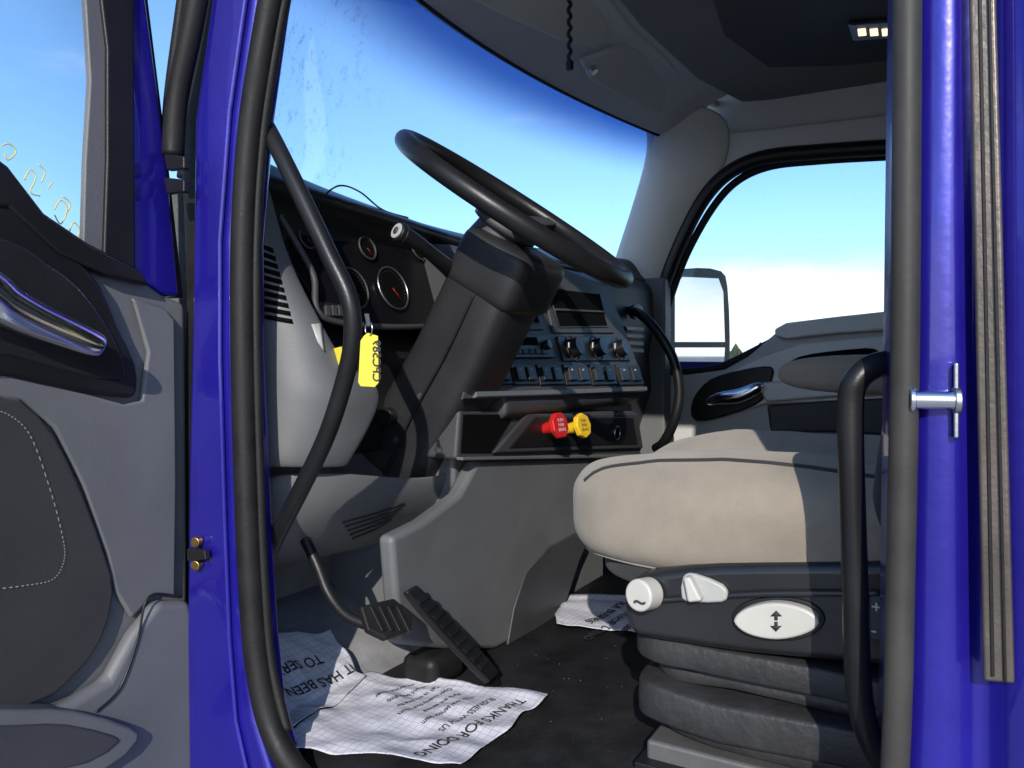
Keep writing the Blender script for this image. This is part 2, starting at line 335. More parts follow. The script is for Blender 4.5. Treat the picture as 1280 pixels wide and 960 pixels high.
# windshield
ws=group('windshield')
rows=[]
for i in range(9):
    t=i/8; rows.append([wq(.91+(2.79-.91)*j/24,0).lerp(wq(.91+(2.79-.91)*j/24,1),t)+Vector((0,.02+.02*math.sin(t*3.14),0)) for j in range(25)])
surf(ws,'glass',rows,wsglass,0,0)
tube(ws,'upper_gasket',[wq(x,1)+Vector((0,.005,-.004)) for x in [.9+.047*i for i in range(41)]],.008,rubber,k=2)
tube(ws,'side_gasket',[wq(2.76,0)+Vector((0,0,-.05)),wq(2.755,0).lerp(wq(2.755,1),.5)+Vector((0,.012,0)),wq(2.75,1)],.010,rubber)
# hood outside
hood=[]
for y,w,z in [(1.36,.80,.24),(1.7,.78,.18),(2.2,.70,.06),(2.7,.60,-.10),(2.95,.55,-.3),(3.0,.55,-1.0)]:
    hood.append([Vector((1.85-w-.12,y,-1.0)),Vector((1.85-w-.05,y,-.3)),Vector((1.85-w,y,z-.08)),Vector((1.85-w*.6,y,z)),Vector((1.85,y,z+.02)),Vector((1.85+w*.6,y,z)),Vector((1.85+w,y,z-.08)),Vector((1.85+w+.05,y,-.3)),Vector((1.85+w+.12,y,-1.0))])
surf(cab,'hood',hood,blue,2,.01)
# ---------------------------------------------------------------- dashboard
dash=group('dashboard')
xs=[.93,1.0,1.1,1.25,1.4,1.55,1.75,2.0,2.25,2.5,2.77]
def lip(x): return 1.02+.03*math.sin((x-.93)/1.84*math.pi), (.30-.02*((x-.93)/.6) if x<1.5 else .275)
rows=[[wq(x,0)+Vector((0,.04,.0)) for x in xs],[wq(x,0)+Vector((0,-.03,-.005)) for x in xs],
      [Vector((x,lip(x)[0]+.02,lip(x)[1]+.012)) for x in xs],[Vector((x,lip(x)[0],lip(x)[1])) for x in xs],
      [Vector((x,lip(x)[0]+.004,lip(x)[1]-.02)) for x in xs],[Vector((x,lip(x)[0]+.045,lip(x)[1]-.03)) for x in xs],
      [Vector((x,lip(x)[0]+.05,.05)) for x in xs],[Vector((x,lip(x)[0]+.01,.0)) for x in xs],[Vector((x,1.05,-.2)) for x in xs]]
surf(dash,'top_and_cluster_hood',rows,black,2,.006)
tube(dash,'loose_cable',[at(396,262,1.08),at(405,245,1.1),at(425,232,1.12),at(450,240,1.2),at(478,262,1.3),at(510,272,1.4)],.0018,black,seg=6)
L=[[at(316,215,.925),at(322,215,.93),at(330,222,.95),at(336,232,.97)],
   [at(316,290,.925),at(326,290,.93),at(340,292,.955),at(352,300,.99)],
   [at(316,350,.925),at(335,350,.932),at(358,350,.96),at(374,352,1.0)],
   [at(316,400,.925),at(345,400,.935),at(382,402,.965),at(402,404,1.0)],
   [at(316,450,.925),at(350,450,.935),at(400,451,.975),at(430,456,1.04)],
   [at(316,485,.925),at(355,485,.935),at(415,483,.98),at(474,478,1.11)],
   [at(316,503,.925),at(355,503,.935),at(420,503,.985),at(480,500,1.12)],
   [at(318,545,.925),at(355,545,.935),at(405,545,.985),at(458,545,1.08)],
   [at(322,575,.925),at(355,576,.935),at(395,577,.98),at(438,577,1.06)],
   [at(322,584,.93),at(355,584,.94),at(395,584,.985),at(436,584,1.065)]]
ep=surf(dash,'driver_end_panel',L,gray,2,.006)
R=[[r[3]+Vector((.001,.004,0)), r[3]+Vector((.05,.05,-.005)), r[3]+Vector((.07,.14,-.0))] for r in L]
surf(dash,'end_panel_return',R,black,1,.004)
bpy.context.view_layer.update(); T=bvh(ep)
for i in range(10):
    v=303+i*9.8; r=341+i*2.7
    skinstrip(dash,'vent_slot',[(323,v),(r,v+8)],[(323,v+6),(r+1,v+14)],T,.0010,shade_dial_black,6)
skinstrip(dash,'end_panel_trim',[(388,406),(400,405),(418,424),(427,440)],[(396,428),(404,440),(414,450),(424,455)],T,.003,knobg,9)
# knee bolster
K=[[at(325,590,.95),at(375,590,.985),at(434,588,1.07),at(520,600,1.25),at(590,585,1.42),at(650,575,1.6)],
   [at(325,640,.945),at(370,640,.98),at(425,640,1.06),at(510,640,1.25),at(575,620,1.42),at(640,600,1.6)],
   [at(326,690,.96),at(365,688,1.02),at(410,680,1.12),at(480,668,1.28),at(560,645,1.45),at(620,625,1.62)],
   [at(332,706,1.05),at(365,704,1.1),at(420,692,1.2),at(490,676,1.38),at(560,652,1.55),at(620,632,1.7)]]
kb=surf(dash,'knee_bolster',K,gray,2,.008)
bpy.context.view_layer.update(); T=bvh(kb)
for i in range(5):
    skinstrip(dash,'speaker_slot',[(428+i*3,652+i*5),(470,640+i*5),(505-i*4,628+i*5)],[(428+i*3,654+i*5),(470,642+i*5),(505-i*4,630+i*5)],T,.001,ink,6)
# instrument cluster
plate(dash,'cluster_face',[(345,255),(420,268),(520,300),(600,320),(600,410),(500,408),(410,402),(362,330)],CLUS,.004,screen,.002)
for (u,v,r,cm) in [(487,362,.046,satin),(437,362,.041,dgray),(405,322,.022,dgray),(520,312,.028,dgray),(455,312,.024,dgray),(560,360,.05,dgray),(380,300,.02,dgray)]:
    c=on(u,v,CLUS); ringo(dash,'gauge_bezel',c+CLUS[1]*.010,CLUS[1],r,.0020,cm)
    cyl(dash,'gauge_dial',c,CLUS[1],r*.95,.007,shade_dial_black)
    X=Vector((1,0,0)); Y=CLUS[1].cross(X)
    V=[];F=[]
    for k in range(22):
        a=math.radians(-40+k*260/21); d=X*math.cos(a)+Y*math.sin(a); s=d.cross(CLUS[1])*.0004
        o=c+CLUS[1]*.0085; b=len(V); V+=[o+d*r*.80-s,o+d*r*.88-s,o+d*r*.88+s,o+d*r*.80+s]; F.append([b,b+1,b+2,b+3])
    mk(dash,'gauge_ticks',V,F,gray,False)
    tube(dash,'gauge_needle',[c+CLUS[1]*.009,c+CLUS[1]*.009+X*r*.4-Y*r*.5],.0005,redk,k=2,seg=6)
tube(dash,'cluster_rim',[on(u,v,P((0,1.03,.15),(0,-.95,.3))) for u,v in [(345,262),(368,300),(392,345),(402,395),(470,408),(540,408)]],.006,dgray)
plate(dash,'headlight_switch_panel',[(396,378),(424,382),(428,408),(402,402)],P((0,1.0,0),(0,-.95,.3)),.008,gloss,.002)
for u in (404,412,420): plate(dash,'toggle',[(u-3,384),(u+3,385),(u+4,398),(u-2,397)],P((0,1.0,0),(0,-.95,.3)),.013,dgray,.001)
# centre stack
pr=[(1.2,.27),(1.0,.245),(.955,.215),(.85,-.10),(.853,-.125),(.875,-.14),(1.2,-.14)]
prism(dash,'centre_stack',[(1.45,y,z) for y,z in pr],(.79,0,0),dgray,.01,4)
plate(dash,'stack_bezel',[(600,300),(655,318),(752,357),(772,395),(800,470),(803,487),(700,492),(575,500),(590,440)],STACK,.006,dgray,.003)
def binframe(o,i,nm):    # raised rim; flat black face paints the shade of an opening
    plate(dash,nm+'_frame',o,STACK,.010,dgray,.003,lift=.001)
    plate(dash,nm+'_opening',i,STACK,.0115,shade_dial_black,.0005,lift=.001)
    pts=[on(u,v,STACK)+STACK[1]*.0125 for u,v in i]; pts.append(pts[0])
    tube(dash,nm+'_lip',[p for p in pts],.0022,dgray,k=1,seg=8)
binframe([(672,352),(750,362),(764,418),(688,418)],[(679,362),(744,369),(755,410),(694,411)],'upper_bin')
plate(dash,'bin_shelf',[(688,388),(749,391),(750,393),(689,391)],STACK,.016,dgray,.0008,lift=.001)
binframe([(606,345),(660,345),(676,414),(616,414)],[(612,352),(655,352),(668,406),(620,407)],'display')
plate(dash,'radio',[(608,420),(680,420),(688,449),(600,450)],STACK,.013,black,.002,lift=.001)
plate(dash,'radio_display',[(636,424),(664,424),(667,434),(637,434)],STACK,.0145,shade_dial_black,.001,lift=.001)
for i in range(6): plate(dash,'radio_button',[(630+i*8,439),(636+i*8,439),(637+i*8,445),(631+i*8,445)],STACK,.0165,dgray,.0008,lift=.001)
cyl(dash,'radio_knob',on(620,434,STACK),STACK[1],.012,.026,gloss)
cyl(dash,'radio_knob',on(676,434,STACK),STACK[1],.012,.026,gloss)
plate(dash,'climate_panel',[(692,422),(772,422),(784,452),(700,453)],STACK,.01,black,.002,lift=.001)
for u,v in ((711,437),(741,437),(769,438)):
    c=on(u,v,STACK); ringo(dash,'climate_knob_ring',c+STACK[1]*.012,STACK[1],.033,.0014,dgray)
    cyl(dash,'climate_knob',c,STACK[1],.027,.034,black,r2=.023)
    plate(dash,'climate_knob_mark',[(u-1,v-9),(u+1,v-9),(u+1,v-2),(u-1,v-2)],P(c+STACK[1]*.034,STACK[1]),.0015,whink,0)
v0=457
for i in range(6):
    u=600+i*33; w=29
    plate(dash,'switch_bezel',[(u,v0),(u+w,v0+1),(u+w+7,v0+25),(u+5,v0+26)],STACK,.011,black,.002,lift=.001)
    for k in range(2):
        uu=u+3+k*14; plate(dash,'rocker_switch',[(uu,v0+4),(uu+10,v0+4),(uu+14,v0+21),(uu+4,v0+21)],STACK,.018,black,.002,lift=.001)
        plate(dash,'switch_legend',[(uu+4,v0+7),(uu+7,v0+7),(uu+7,v0+9),(uu+4,v0+9)],STACK,.0195,knobg,0)
plate(dash,'trim_line',[(588,492),(700,489),(803,485),(804,490),(700,495),(588,499)],STACK,.015,gray,.002)
pp=[(1.3,.34),(1.08,.30),(1.0,.25),(.99,.12),(1.01,.0),(1.0,-.12),(1.06,-.3),(1.3,-.32)]
prism(dash,'passenger_dash',[(2.22,y,z) for y,z in pp],(.55,0,0),dgray,.03,4)
for i in range(4):
    v=408+i*9; plate(dash,'passenger_vent_slat',[(778,v),(800,v+1),(801,v+6),(780,v+5)],P((0,.985,0),(0,-1,0)),.012,black,.001)
plate(dash,'lower_bin_body',[(575,512),(795,514),(803,562),(798,570),(570,575)],LOW,-.2,dgray,.008)
plate(dash,'lower_bin_cavity_shade',[(578,518),(642,518),(612,566),(575,566)],LOW,.002,shade_dial_black,.001,lift=.001)  # flat patch coloured as the shade inside the bin
plate(dash,'valve_panel',[(655,517),(793,517),(800,560),(612,566)],LOW,.010,dgray,.004,lift=.001)
plate(dash,'valve_panel_inset',[(664,521),(786,521),(792,555),(630,560)],LOW,.013,black,.003,lift=.001)
plate(dash,'lower_trim_line',[(570,571),(800,567),(800,571),(570,575)],LOW,.016,gray,.002)
c=on(765,541,LOW); ringo(dash,'power_socket_ring',c+LOW[1]*.016,LOW[1],.018,.0025,satin); cyl(dash,'power_socket',c,LOW[1],.016,.017,shade_dial_black)
def valve(name,u,v,m,tilt):
    gp=group(name); c=on(u,v,LOW)+LOW[1]*.01; ax=Vector((.1,-.9,.22)).normalized()
    ax=Vector((-.12,-.9,.22)).normalized()
    cyl(gp,'shaft',c,ax,.012,.038,m,r2=.015)
    o=c+ax*.038; uu=ax.cross(Vector((0,0,1))).normalized(); w=uu.cross(ax)
    prism(gp,'octagonal_button',[o+(uu*math.cos(tilt+k*math.pi/4)+w*math.sin(tilt+k*math.pi/4))*.031 for k in range(8)],ax*.014,m,.003)
    for j,s in enumerate(('PUSH','PARK','BRAKE')): text(gp,'legend',s,.010,o+ax*.0146+w*(.008-.011*j),-uu,w,whink if m is redk else ink,align='CENTER')
valve('red_brake_valve_knob',674,536,redk,math.pi/8); valve('yellow_brake_valve_knob',704,536,yelk,0)
# engine tunnel / lower panel
plate(dash,'lower_centre_panel',[(490,672),(530,652),(575,618),(598,576),(660,574),(745,570),(765,590),(740,640),(728,690),(700,770),(620,812),(560,812),(500,806)],LOW,-.035,gray,.012,4)
box(dash,'tunnel_block',(1.34,.91,-.64),(2.1,1.25,-.2),gray,.01)
plate(dash,'lower_arch',[(632,806),(640,760),(655,715),(685,682),(722,664),(733,676),(722,700),(700,768)],LOW,.006,dgray,.004,3)
# ---------------------------------------------------------------- steering
col=group('steering_column')
axis=[(.785,.215),(.83,.12),(.90,.0),(.98,-.12),(1.05,-.24)]
hw=[(.070,.066),(.082,.082),(.078,.085),(.078,.088),(.074,.085)]
rows=[]
for i,((y,z),(a,b)) in enumerate(zip(axis,hw)):
    n=Vector((0,.87,.48)); r=[]
    for k in range(32):
        t=2*math.pi*k/32; f=lambda x:math.copysign(abs(x)**.42,x)
        r.append(Vector((1.36,y,z))+Vector((1,0,0))*a*f(math.cos(t))+n*b*f(math.sin(t)))
    rows.append(r)
V=[v for r in rows for v in r]; F=[[i*32+j,i*32+(j+1)%32,(i+1)*32+(j+1)%32,(i+1)*32+j] for i in range(4) for j in range(32)]+[list(range(32)),list(range(128,160))]
mk(col,'shroud',V,F,colm,True,.008,3,sub=0)
sell(col,'shroud_upper_cover',Vector((1.365,.80,.165)),(.092,.085,.062),colm,6,rot=Matrix.Rotation(math.radians(30),3,'X'),nu=72)
C=Vector((1.36,.775,.288)); W=Vector((.07,-.57,.82)).normalized()
cyl(col,'collar',C-W*.095,W,.062,.05,dgray,r2=.052,bev=.006)
tube(col,'shroud_seam',[Vector((1.276,y-.012,z)) for y,z in axis[1:]],.0025,rubber)
cyl(col,'tilt_lever_boss',at(488,520,1.28),(-1,0,0),.018,.02,black)
for (y,z) in ((.93,-.08),(.99,-.17)): cyl(col,'cover_screw',Vector((1.283,y+.02,z)),(-1,0,0),.007,.004,dgray)
st=group('turn_signal_stalk')
tube(st,'arm',[at(564,338,1.30),at(545,322,1.24),at(522,304,1.18),at(502,292,1.14)],lambda t:.0175-.004*math.sin(t*3.1),black)
a=at(502,292,1.14); b=at(490,285,1.12); cyl(st,'end_cap',a,b-a,.0178,.010,black,bev=.003); cyl(st,'end_ring',a+(b-a).normalized()*.010,b-a,.0145,.003,knobg,bev=.001)
cyl(st,'end_dimple',a+(b-a).normalized()*.0132,b-a,.007,.001,dgray,bev=0)
wh=group('steering_wheel')
ringo(wh,'rim',C,W,.25,.0185,black,seg=96)
cyl(wh,'hub',C-W*.05,W,.072,.040,dgray,bev=.012,r2=.06)
u0=(Vector((1,0,0))-W*W.x).normalized(); w0=W.cross(u0)
for ang in (10,170,225,315):
    d=u0*math.cos(math.radians(ang))+w0*math.sin(math.radians(ang)); s=d.cross(W)
    prism(wh,'spoke',[C-W*.028+d*.05+s*.022,C-W*.028+d*.05-s*.022,C-W*.003+d*.24-s*.014,C-W*.003+d*.24+s*.014],W*.010,dgray,.004)
# key + tag
key=group('key_tag')
KP=P((1.13,0,0),(-1,-.35,0))
plate(key,'tag',[(455,420),(460,416),(473,420),(474,478),(469,484),(451,483),(448,478),(451,426)],KP,.002,tagm,.001)
ringo(key,'ring',on(461,411,KP),(-1,.4,0),.010,.001,satin)
plate(key,'ignition_key',[(456,392),(462,392),(464,408),(459,408)],KP,.003,dgray,.001)
text(key,'handwriting','CPC589',.017,on(467,477,KP)+KP[1]*.0035,(0,0,1),KP[1].cross(Vector((0,0,1)))*-1,ink)
plate(key,'hanging_fob',[(417,436),(428,433),(430,456),(419,458)],P((1.02,0,0),(-1,0,0)),.003,tagm,.001)
# ---------------------------------------------------------------- grab handles
g1=group('grab_handle')
tube(g1,'bar',[at(326,150,.915),at(334,160,.90),at(352,195,.885),at(378,248,.88),(at(412,320,.88)),at(436,372,.885),at(441,420,.89),at(432,470,.895),at(408,545,.90),at(372,620,.91),at(345,672,.925),at(328,712,.935)],.0135,black,seg=18)
cyl(g1,'upper_mount',at(330,152,.93),(-1,0,0),.022,.02,black); cyl(g1,'lower_mount',at(330,706,.95),(-1,0,0),.022,.02,black)
g2=group('grab_handle')
tube(g2,'bar',[at(1118,452,.95),at(1092,458,.93),at(1070,476,.92),at(1063,510,.92),at(1065,620,.92),at(1069,740,.92),at(1072,840,.92),at(1080,900,.925),at(1098,944,.94),at(1118,960,.955)],.0135,black,seg=18)
g3=group('grab_handle')
tube(g3,'bar',[at(788,388,2.5),at(802,394,2.45),at(822,415,2.42),at(842,450,2.42),at(849,490,2.42),at(843,525,2.42),at(830,552,2.45),at(820,560,2.5)],.0155,black,seg=14)
cyl(g3,'upper_mount',at(792,390,2.5),(-.5,-1,0),.025,.02,satin)
# ---------------------------------------------------------------- pedals
bp=group('brake_pedal')
xb=1.04
tube(bp,'arm',[at(380,672,xb),at(396,705,xb),at(411,742,xb),at(434,770,xb),at(472,785,xb+.01)],.0095,black)
BP=P(at(478,778,xb),(-.15,-.75,.65))
plate(bp,'pad',[(446,762),(488,752),(510,772),(510,792),(478,803),(455,792)],BP,.014,rubber,.004)
for i in range(4): plate(bp,'tread',[(456+i*11,764),(460+i*11,763),(476+i*11,794),(471+i*11,795)],BP,.018,black,.001)
acp=group('accelerator_pedal')
a0=at(508,738,1.115); a1=at(612,850,1.26)
d=(a1-a0); s=Vector((.80,.15,0)).normalized(); nn=s.cross(d).normalized()
if nn.z<0: nn=-nn
wv=[.020,.027,.030,.030,.029,.026]
pts=[a0+d*(i/5)+s*w for i,w in enumerate(wv)]+[a0+d*(i/5)-s*w for i,w in reversed(list(enumerate(wv)))]
prism(acp,'treadle',pts,nn*.014,black,.005)
for i in range(9):
    c=a0+d*(.12+i*.09)+nn*.014; e=d.normalized()*.006
    prism(acp,'rib',[c-s*.022-e,c+s*.022-e,c+s*.022+e,c-s*.022+e],nn*.003,rubber,.001)
prism(acp,'heel_block',[a1-s*.03+Vector((0,0,-.01)),a1+s*.03+Vector((0,0,-.01)),a1+s*.03+d.normalized()*.05+Vector((0,0,-.02)),a1-s*.03+d.normalized()*.05+Vector((0,0,-.02))],(0,0,.012),black,.003)
prism(acp,'pivot_bracket',[(1.20,.86,-.62),(1.30,.85,-.62),(1.30,.93,-.62),(1.20,.94,-.62)],(0,0,.06),rubber,.02)
# ---------------------------------------------------------------- paper mats
def hfun(x,y):
    n=noise.noise(Vector((x*14+y*5,y*4,5)))
    return -.612+.5*max(0,y-1.0)+.008*(noise.noise(Vector((x*9,y*9,0)))+.6)+.009*(1-abs(n)*2.2)*.5+.0035*noise.noise(Vector((x*30,y*25,3)))
def sheet(par,name,cor,nu=70,nv=80,off=0,jag=.012):
    V=[];F=[]
    for i in range(nv+1):
        for j in range(nu+1):
            s,t=j/nu,i/nv
            p=(cor[0]*(1-s)+cor[1]*s)*(1-t)+(cor[3]*(1-s)+cor[2]*s)*t
            e=max(0,1-min(s,1-s,t,1-t)*8)
            p=p+Vector((jag*e*noise.noise(p*16),jag*e*noise.noise(p*16+Vector((9,0,0))),0))
            V.append(Vector((p.x,p.y,hfun(p.x,p.y)+off+.016*e*e*max(0,noise.noise(p*7)))))
    for i in range(nv):
        for j in range(nu): F.append([i*(nu+1)+j,i*(nu+1)+j+1,(i+1)*(nu+1)+j+1,(i+1)*(nu+1)+j])
    return mk(par,name,V,F,paper,True,solid=.0008)
pm=group('paper_floor_mat')
f=lambda u,v:on(u,v,FLOORP)
TOE=P((0,1.0,-.607),(0,-.5,1))
B=[f(686,872),f(572,962),f(345,935),f(466,846)]
sheet(pm,'sheet',B)
A=[on(458,857,FLOORP),on(335,940,FLOORP),on(318,800,TOE),on(410,788,TOE)]
sheet(pm,'torn_half',A,off=.004)
def wf(off): return lambda w:Vector((w.x,w.y,hfun(w.x,w.y)+off))
rt=(f(530,948)-f(655,879)).normalized(); up=Vector((0,0,1)).cross(rt)
o=f(655,879)
def line(s,size,along,back,off=.002): text(pm,'print',s,size,o+rt*along-up*back,rt,up,ink,warp=wf(off))
line('THANKS FOR DOING',.027,.0,.012); line('BUSINESS WITH US',.016,.035,.045)
for i,s in enumerate(['Your local service team','Parts and service','Open twenty four hours','Call us any time for','Sales and body shop','www.service center']): line(s,.013,.05+.006*(i%2),.08+i*.026)
def line2(s,size,along,back): text(pm,'print',s,size,on(428,843,TOE)+rt*along-up*back,rt,up,ink,warp=wf(.007))
line2('IT HAS BEEN A PLEASURE',.027,-.02,.0); line2('TO SERVE YOU',.027,.02,.045)
pm2=group('paper_floor_mat')
fl2=P((0,0,-.612),(0,0,1))
sheet(pm2,'sheet',[on(706,748,fl2),on(694,787,fl2),on(800,792,fl2),on(812,750,fl2)],20,20)
for i,s in enumerate(['OUR BUSINESS','THANKS FOR DOING','Your service team','Call any time']):
    text(pm2,'print',s,.028,on(778,757,fl2)+Vector((0,-.045*i,0)),(-1,.1,0),(-.1,-1,0),ink,warp=wf(.003))
V=[];F=[]
for k in range(90):
    x=random.uniform(.95,1.6); y=random.uniform(.4,1.0); r=random.uniform(.0005,.0014); b=len(V); zz=-.6195
    for dx,dy,dz in ((r,0,0),(-r*.5,r*.9,0),(-r*.6,-r*.8,0),(0,0,r)): V.append((x+dx,y+dy,zz+dz))
    F+=[[b,b+1,b+3],[b+1,b+2,b+3],[b+2,b,b+3]]
mk(None,'floor_grit',V,F,dirtm,False)
# ---------------------------------------------------------------- seats
def seat(name,dx,dy,full=True):
    s=group(name); O=Vector((dx,dy,0))
    def cf(v):
        v=v.copy()
        if v.z>0:
            v.z*=1-.28*math.exp(-(v.x/.13)**2)
            v.z+=.012*math.exp(-((abs(v.x)-.2)/.07)**2)
            v.z-=.014*max(0,v.y/.32)**2
        k=noise.noise(v*7+Vector((3,1,0)))*.007+noise.noise(Vector((v.x*5,v.y*22,v.z*5)))*.0026
        if abs(v.z-.045)<.02: k-=.003*(1-abs(v.z-.045)/.02)
        return Vector((v.x*(1+k*2)+k*.5,v.y*(1+k),v.z+k))
    cu=sell(s,'cushion',Vector((1.345,.245,-.235))+O,(.295,.33,.093),fabric,3.6,cf,nu=110,nv=60)
    bpy.context.view_layer.update(); T=bvh(cu)
    for xo in (-.235,.235):
        pts=[]
        for k in range(40):
            y=-.02+k*.0148
            h=T.ray_cast(Vector((1.345+xo,y,.2))+O,Vector((0,0,-1)))
            if h[0] is not None and h[0].z>-.26: pts.append(h[0]+Vector((0,0,.0005)))
        if len(pts)>4: tube(s,'piping',pts,.0032,fabdk,k=1,seg=8)
    pts=[]
    for k in range(60):
        y=-.02+k*.0098; h=T.ray_cast(Vector((.9,y,-.300))+O,Vector((1,0,0)))
        if h[0] is not None and h[0].x<1.3+dx: pts.append(h[0])
    if len(pts)>4: tube(s,'side_seam',pts,.0022,fabric,k=1,seg=6)
    sell(s,'cushion_underside',Vector((1.345,.22,-.315))+O,(.27,.30,.03),fabdk,4)
    sell(s,'backrest',Vector((1.345,-.10,.18))+O,(.27,.085,.44),fabric,3.5,lambda v:Vector((v.x,v.y-.02*math.cos(v.x*9)*(v.y>0),v.z)),rot=Matrix.Rotation(math.radians(10),3,'X'))
    sell(s,'backrest_bolster',Vector((1.10,.03,-.1))+O,(.055,.07,.24),fabdk,3,rot=Matrix.Rotation(math.radians(8),3,'X'))
    sell(s,'headrest',Vector((1.345,-.2,.70))+O,(.15,.06,.11),fabric,3)
    sell(s,'armrest',Vector((1.66,.13,-.035))+O,(.04,.21,.038),fabric,2.8)
    vp=[(778,752),(782,735),(800,720),(860,709),(950,705),(1105,704),(1250,706),(1250,838),(1105,834),(1050,829),(930,818),(850,806),(812,800),(785,790)]
    pts=smoothpoly([on(u,v,SEATP)+O for u,v in vp],2)
    prism(s,'valance',pts,(.60,0,0),gloss,.014,5)
    lp=[on(u,v,P((1.036,0,0),(-1,0,0)))+O for u,v in [(800,752),(860,748),(960,742),(1105,742)]]
    tube(s,'valance_ridge',lp,.004,gloss)
    for i,(zc,hz,yf,xn) in enumerate([(-.410,.022,.43,1.055),(-.442,.012,.405,1.08),(-.482,.030,.425,1.05),(-.525,.014,.395,1.08)]):
        yb=-.12
        sell(s,'bellows_fold',Vector(((xn+1.64)/2,(yf+yb)/2,zc))+O,((1.64-xn)/2,(yf-yb)/2,hz),vinyl,10,lambda v:v+Vector((.003*noise.noise(Vector((v.z*60,v.y*14,i*3))),0,.010*noise.noise(Vector((v.x*6,v.y*11,i*3))))),nu=160,nv=28)
    prism(s,'base',[Vector((1.07,.40,-.54))+O,Vector((1.07,.40,-.62))+O,Vector((1.07,-.12,-.62))+O,Vector((1.07,-.12,-.54))+O],(.56,0,0),metalp,.006)
    prism(s,'base_rail',[Vector((1.05,.41,-.565))+O,Vector((1.05,.41,-.575))+O,Vector((1.05,-.12,-.575))+O,Vector((1.05,-.12,-.565))+O],(.6,0,0),black,.002)
    if full:
        KP=P((1.04,0,0),(-1,0,0))
        c=on(814,741,KP); cyl(s,'recline_knob',c,(-1,.25,.1),.0215,.032,white,bev=.004); 
        text(s,'knob_arrow','~',.03,c+Vector((-.036,.012,-.012)),(0,-1,0),(0,0,1),ink)
        plate(s,'height_lever_base',[(856,718),(872,716),(905,729),(912,742),(905,751),(870,751),(854,746)],KP,.010,knobg,.004,3,rnd=2)
        plate(s,'height_lever',[(860,717),(869,716),(884,746),(866,748)],KP,.024,white,.004)
        plate(s,'lever_recess',[(915,772),(925,756),(950,747),(990,746),(1020,756),(1032,773),(1020,791),(990,800),(950,797),(925,788)],KP,.004,black,.003,3,rnd=3)
        plate(s,'oval_air_switch',[(921,772),(935,757),(970,749),(1008,756),(1027,772),(1012,787),(975,795),(938,788)],KP,.018,white,.006,4,rnd=4)
        for sg in (-1,1):
            plate(s,'arrow_head',[(974,771+sg*13),(967,771+sg*6),(981,771+sg*6)],KP,.0195,ink,0)
            plate(s,'arrow_shaft',[(972,771+sg*1),(976,771+sg*1),(976,771+sg*7),(972,771+sg*7)],KP,.0193,ink,0)
        plate(s,'lumbar_switch',[(1088,742),(1112,742),(1112,800),(1090,798)],KP,.01,dgray,.004)
        for vv,tx in ((762,'+'),(790,'-')): text(s,'lumbar_mark',tx,.02,on(1090,vv,KP)+Vector((-.0115,0,0)),(0,-1,0),(0,0,1),whink)
seat('driver_seat',0,0); seat('passenger_seat',1.05,-.42,False)
# ---------------------------------------------------------------- driver door (open)
dd=group('driver_door')
def dq(x,z): return Vector((x,1.12,z))
prism(dd,'inner_panel',[on(165,340,DOOR),on(205,368,DOOR),on(234,380,DOOR),on(236,600,DOOR),on(238,960,DOOR),dq(.80,-.75),dq(-.1,-.75),dq(-.1,.28),on(-60,180,DOOR),on(0,250,DOOR),on(60,300,DOOR)],(0,.06,0),gray,.012,4)
prism(dd,'outer_skin',[Vector((.835,1.182,-.8)),Vector((.835,1.182,.08)),Vector((-.13,1.182,.27)),Vector((-.13,1.182,-.8))],(0,.03,0),blue,.008)
plate(dd,'sculpted_upper_panel',[(-120,440),(60,480),(150,505),(172,500),(180,440),(160,372),(200,384),(214,400),(216,600),(214,745),(188,742),(160,772),(140,740),(128,690),(98,606),(62,534),(20,500),(-120,486)],DOOR,.010,gray,.009,4,lift=.001)
plate(dd,'sill_trim',[(-300,120),(-60,165),(0,210),(45,268),(100,305),(165,338),(178,358),(120,345),(60,318),(0,262),(-300,240)],DOOR,.02,black,.006,3,lift=.002)
plate(dd,'window_frame_black',[(118,-200),(166,-200),(166,0),(168,340),(150,335),(128,318),(132,200),(132,60),(120,-40)],DOOR,-.03,black,.004,lift=.004)
plate(dd,'window_channel',[(92,-200),(122,-200),(134,60),(134,200),(130,320),(105,306),(108,200),(114,100),(108,0)],DOOR,-.012,gray,.003,lift=-.002)
plate(dd,'window_frame_blue',[(150,-200),(178,-200),(186,0),(212,200),(228,372),(205,368),(166,342),(164,150),(158,0)],DOOR,-.045,blue,.008,4,lift=-.004)
plate(dd,'window_frame_edge_gasket',[(176,-200),(186,-200),(192,0),(218,210),(236,372),(228,372),(210,205),(184,0)],DOOR,-.03,rubber,.003,lift=-.012)
prism(dd,'window_frame_rear',[dq(-.12,.25),dq(-.06,.25),dq(-.02,.9),dq(-.08,.93)],(0,.04,0),blue,.006)
prism(dd,'window_frame_top',[dq(-.08,.86),dq(.80,.86),dq(.80,.93),dq(-.08,.93)],(0,.04,0),blue,.006)
prism(dd,'window_glass',[Vector((-.1,1.15,.15)),Vector((.74,1.15,.05)),Vector((.74,1.15,.9)),Vector((-.06,1.15,.9))],(0,.004,0),clear,0)
plate(dd,'handle_recess',[(-120,190),(-20,240),(20,268),(80,315),(118,358),(140,410),(162,455),(163,490),(150,497),(80,487),(0,470),(-120,440)],DOOR,.016,black,.008,4,rnd=2,lift=.002)
plate(dd,'handle_bowl',[(-100,300),(0,300),(50,330),(90,360),(130,415),(150,470),(110,474),(0,445),(-100,430)],DOOR,.020,gloss,.006,4,rnd=2,lift=.001)
tube(dd,'release_handle',[on(u,v,P((0,1.07,0),(0,-1,0))) for u,v in [(-60,345),(-20,362),(5,380),(40,398),(80,415),(112,428),(124,432)]],lambda t:.034-.018*t,chrome,seg=24)
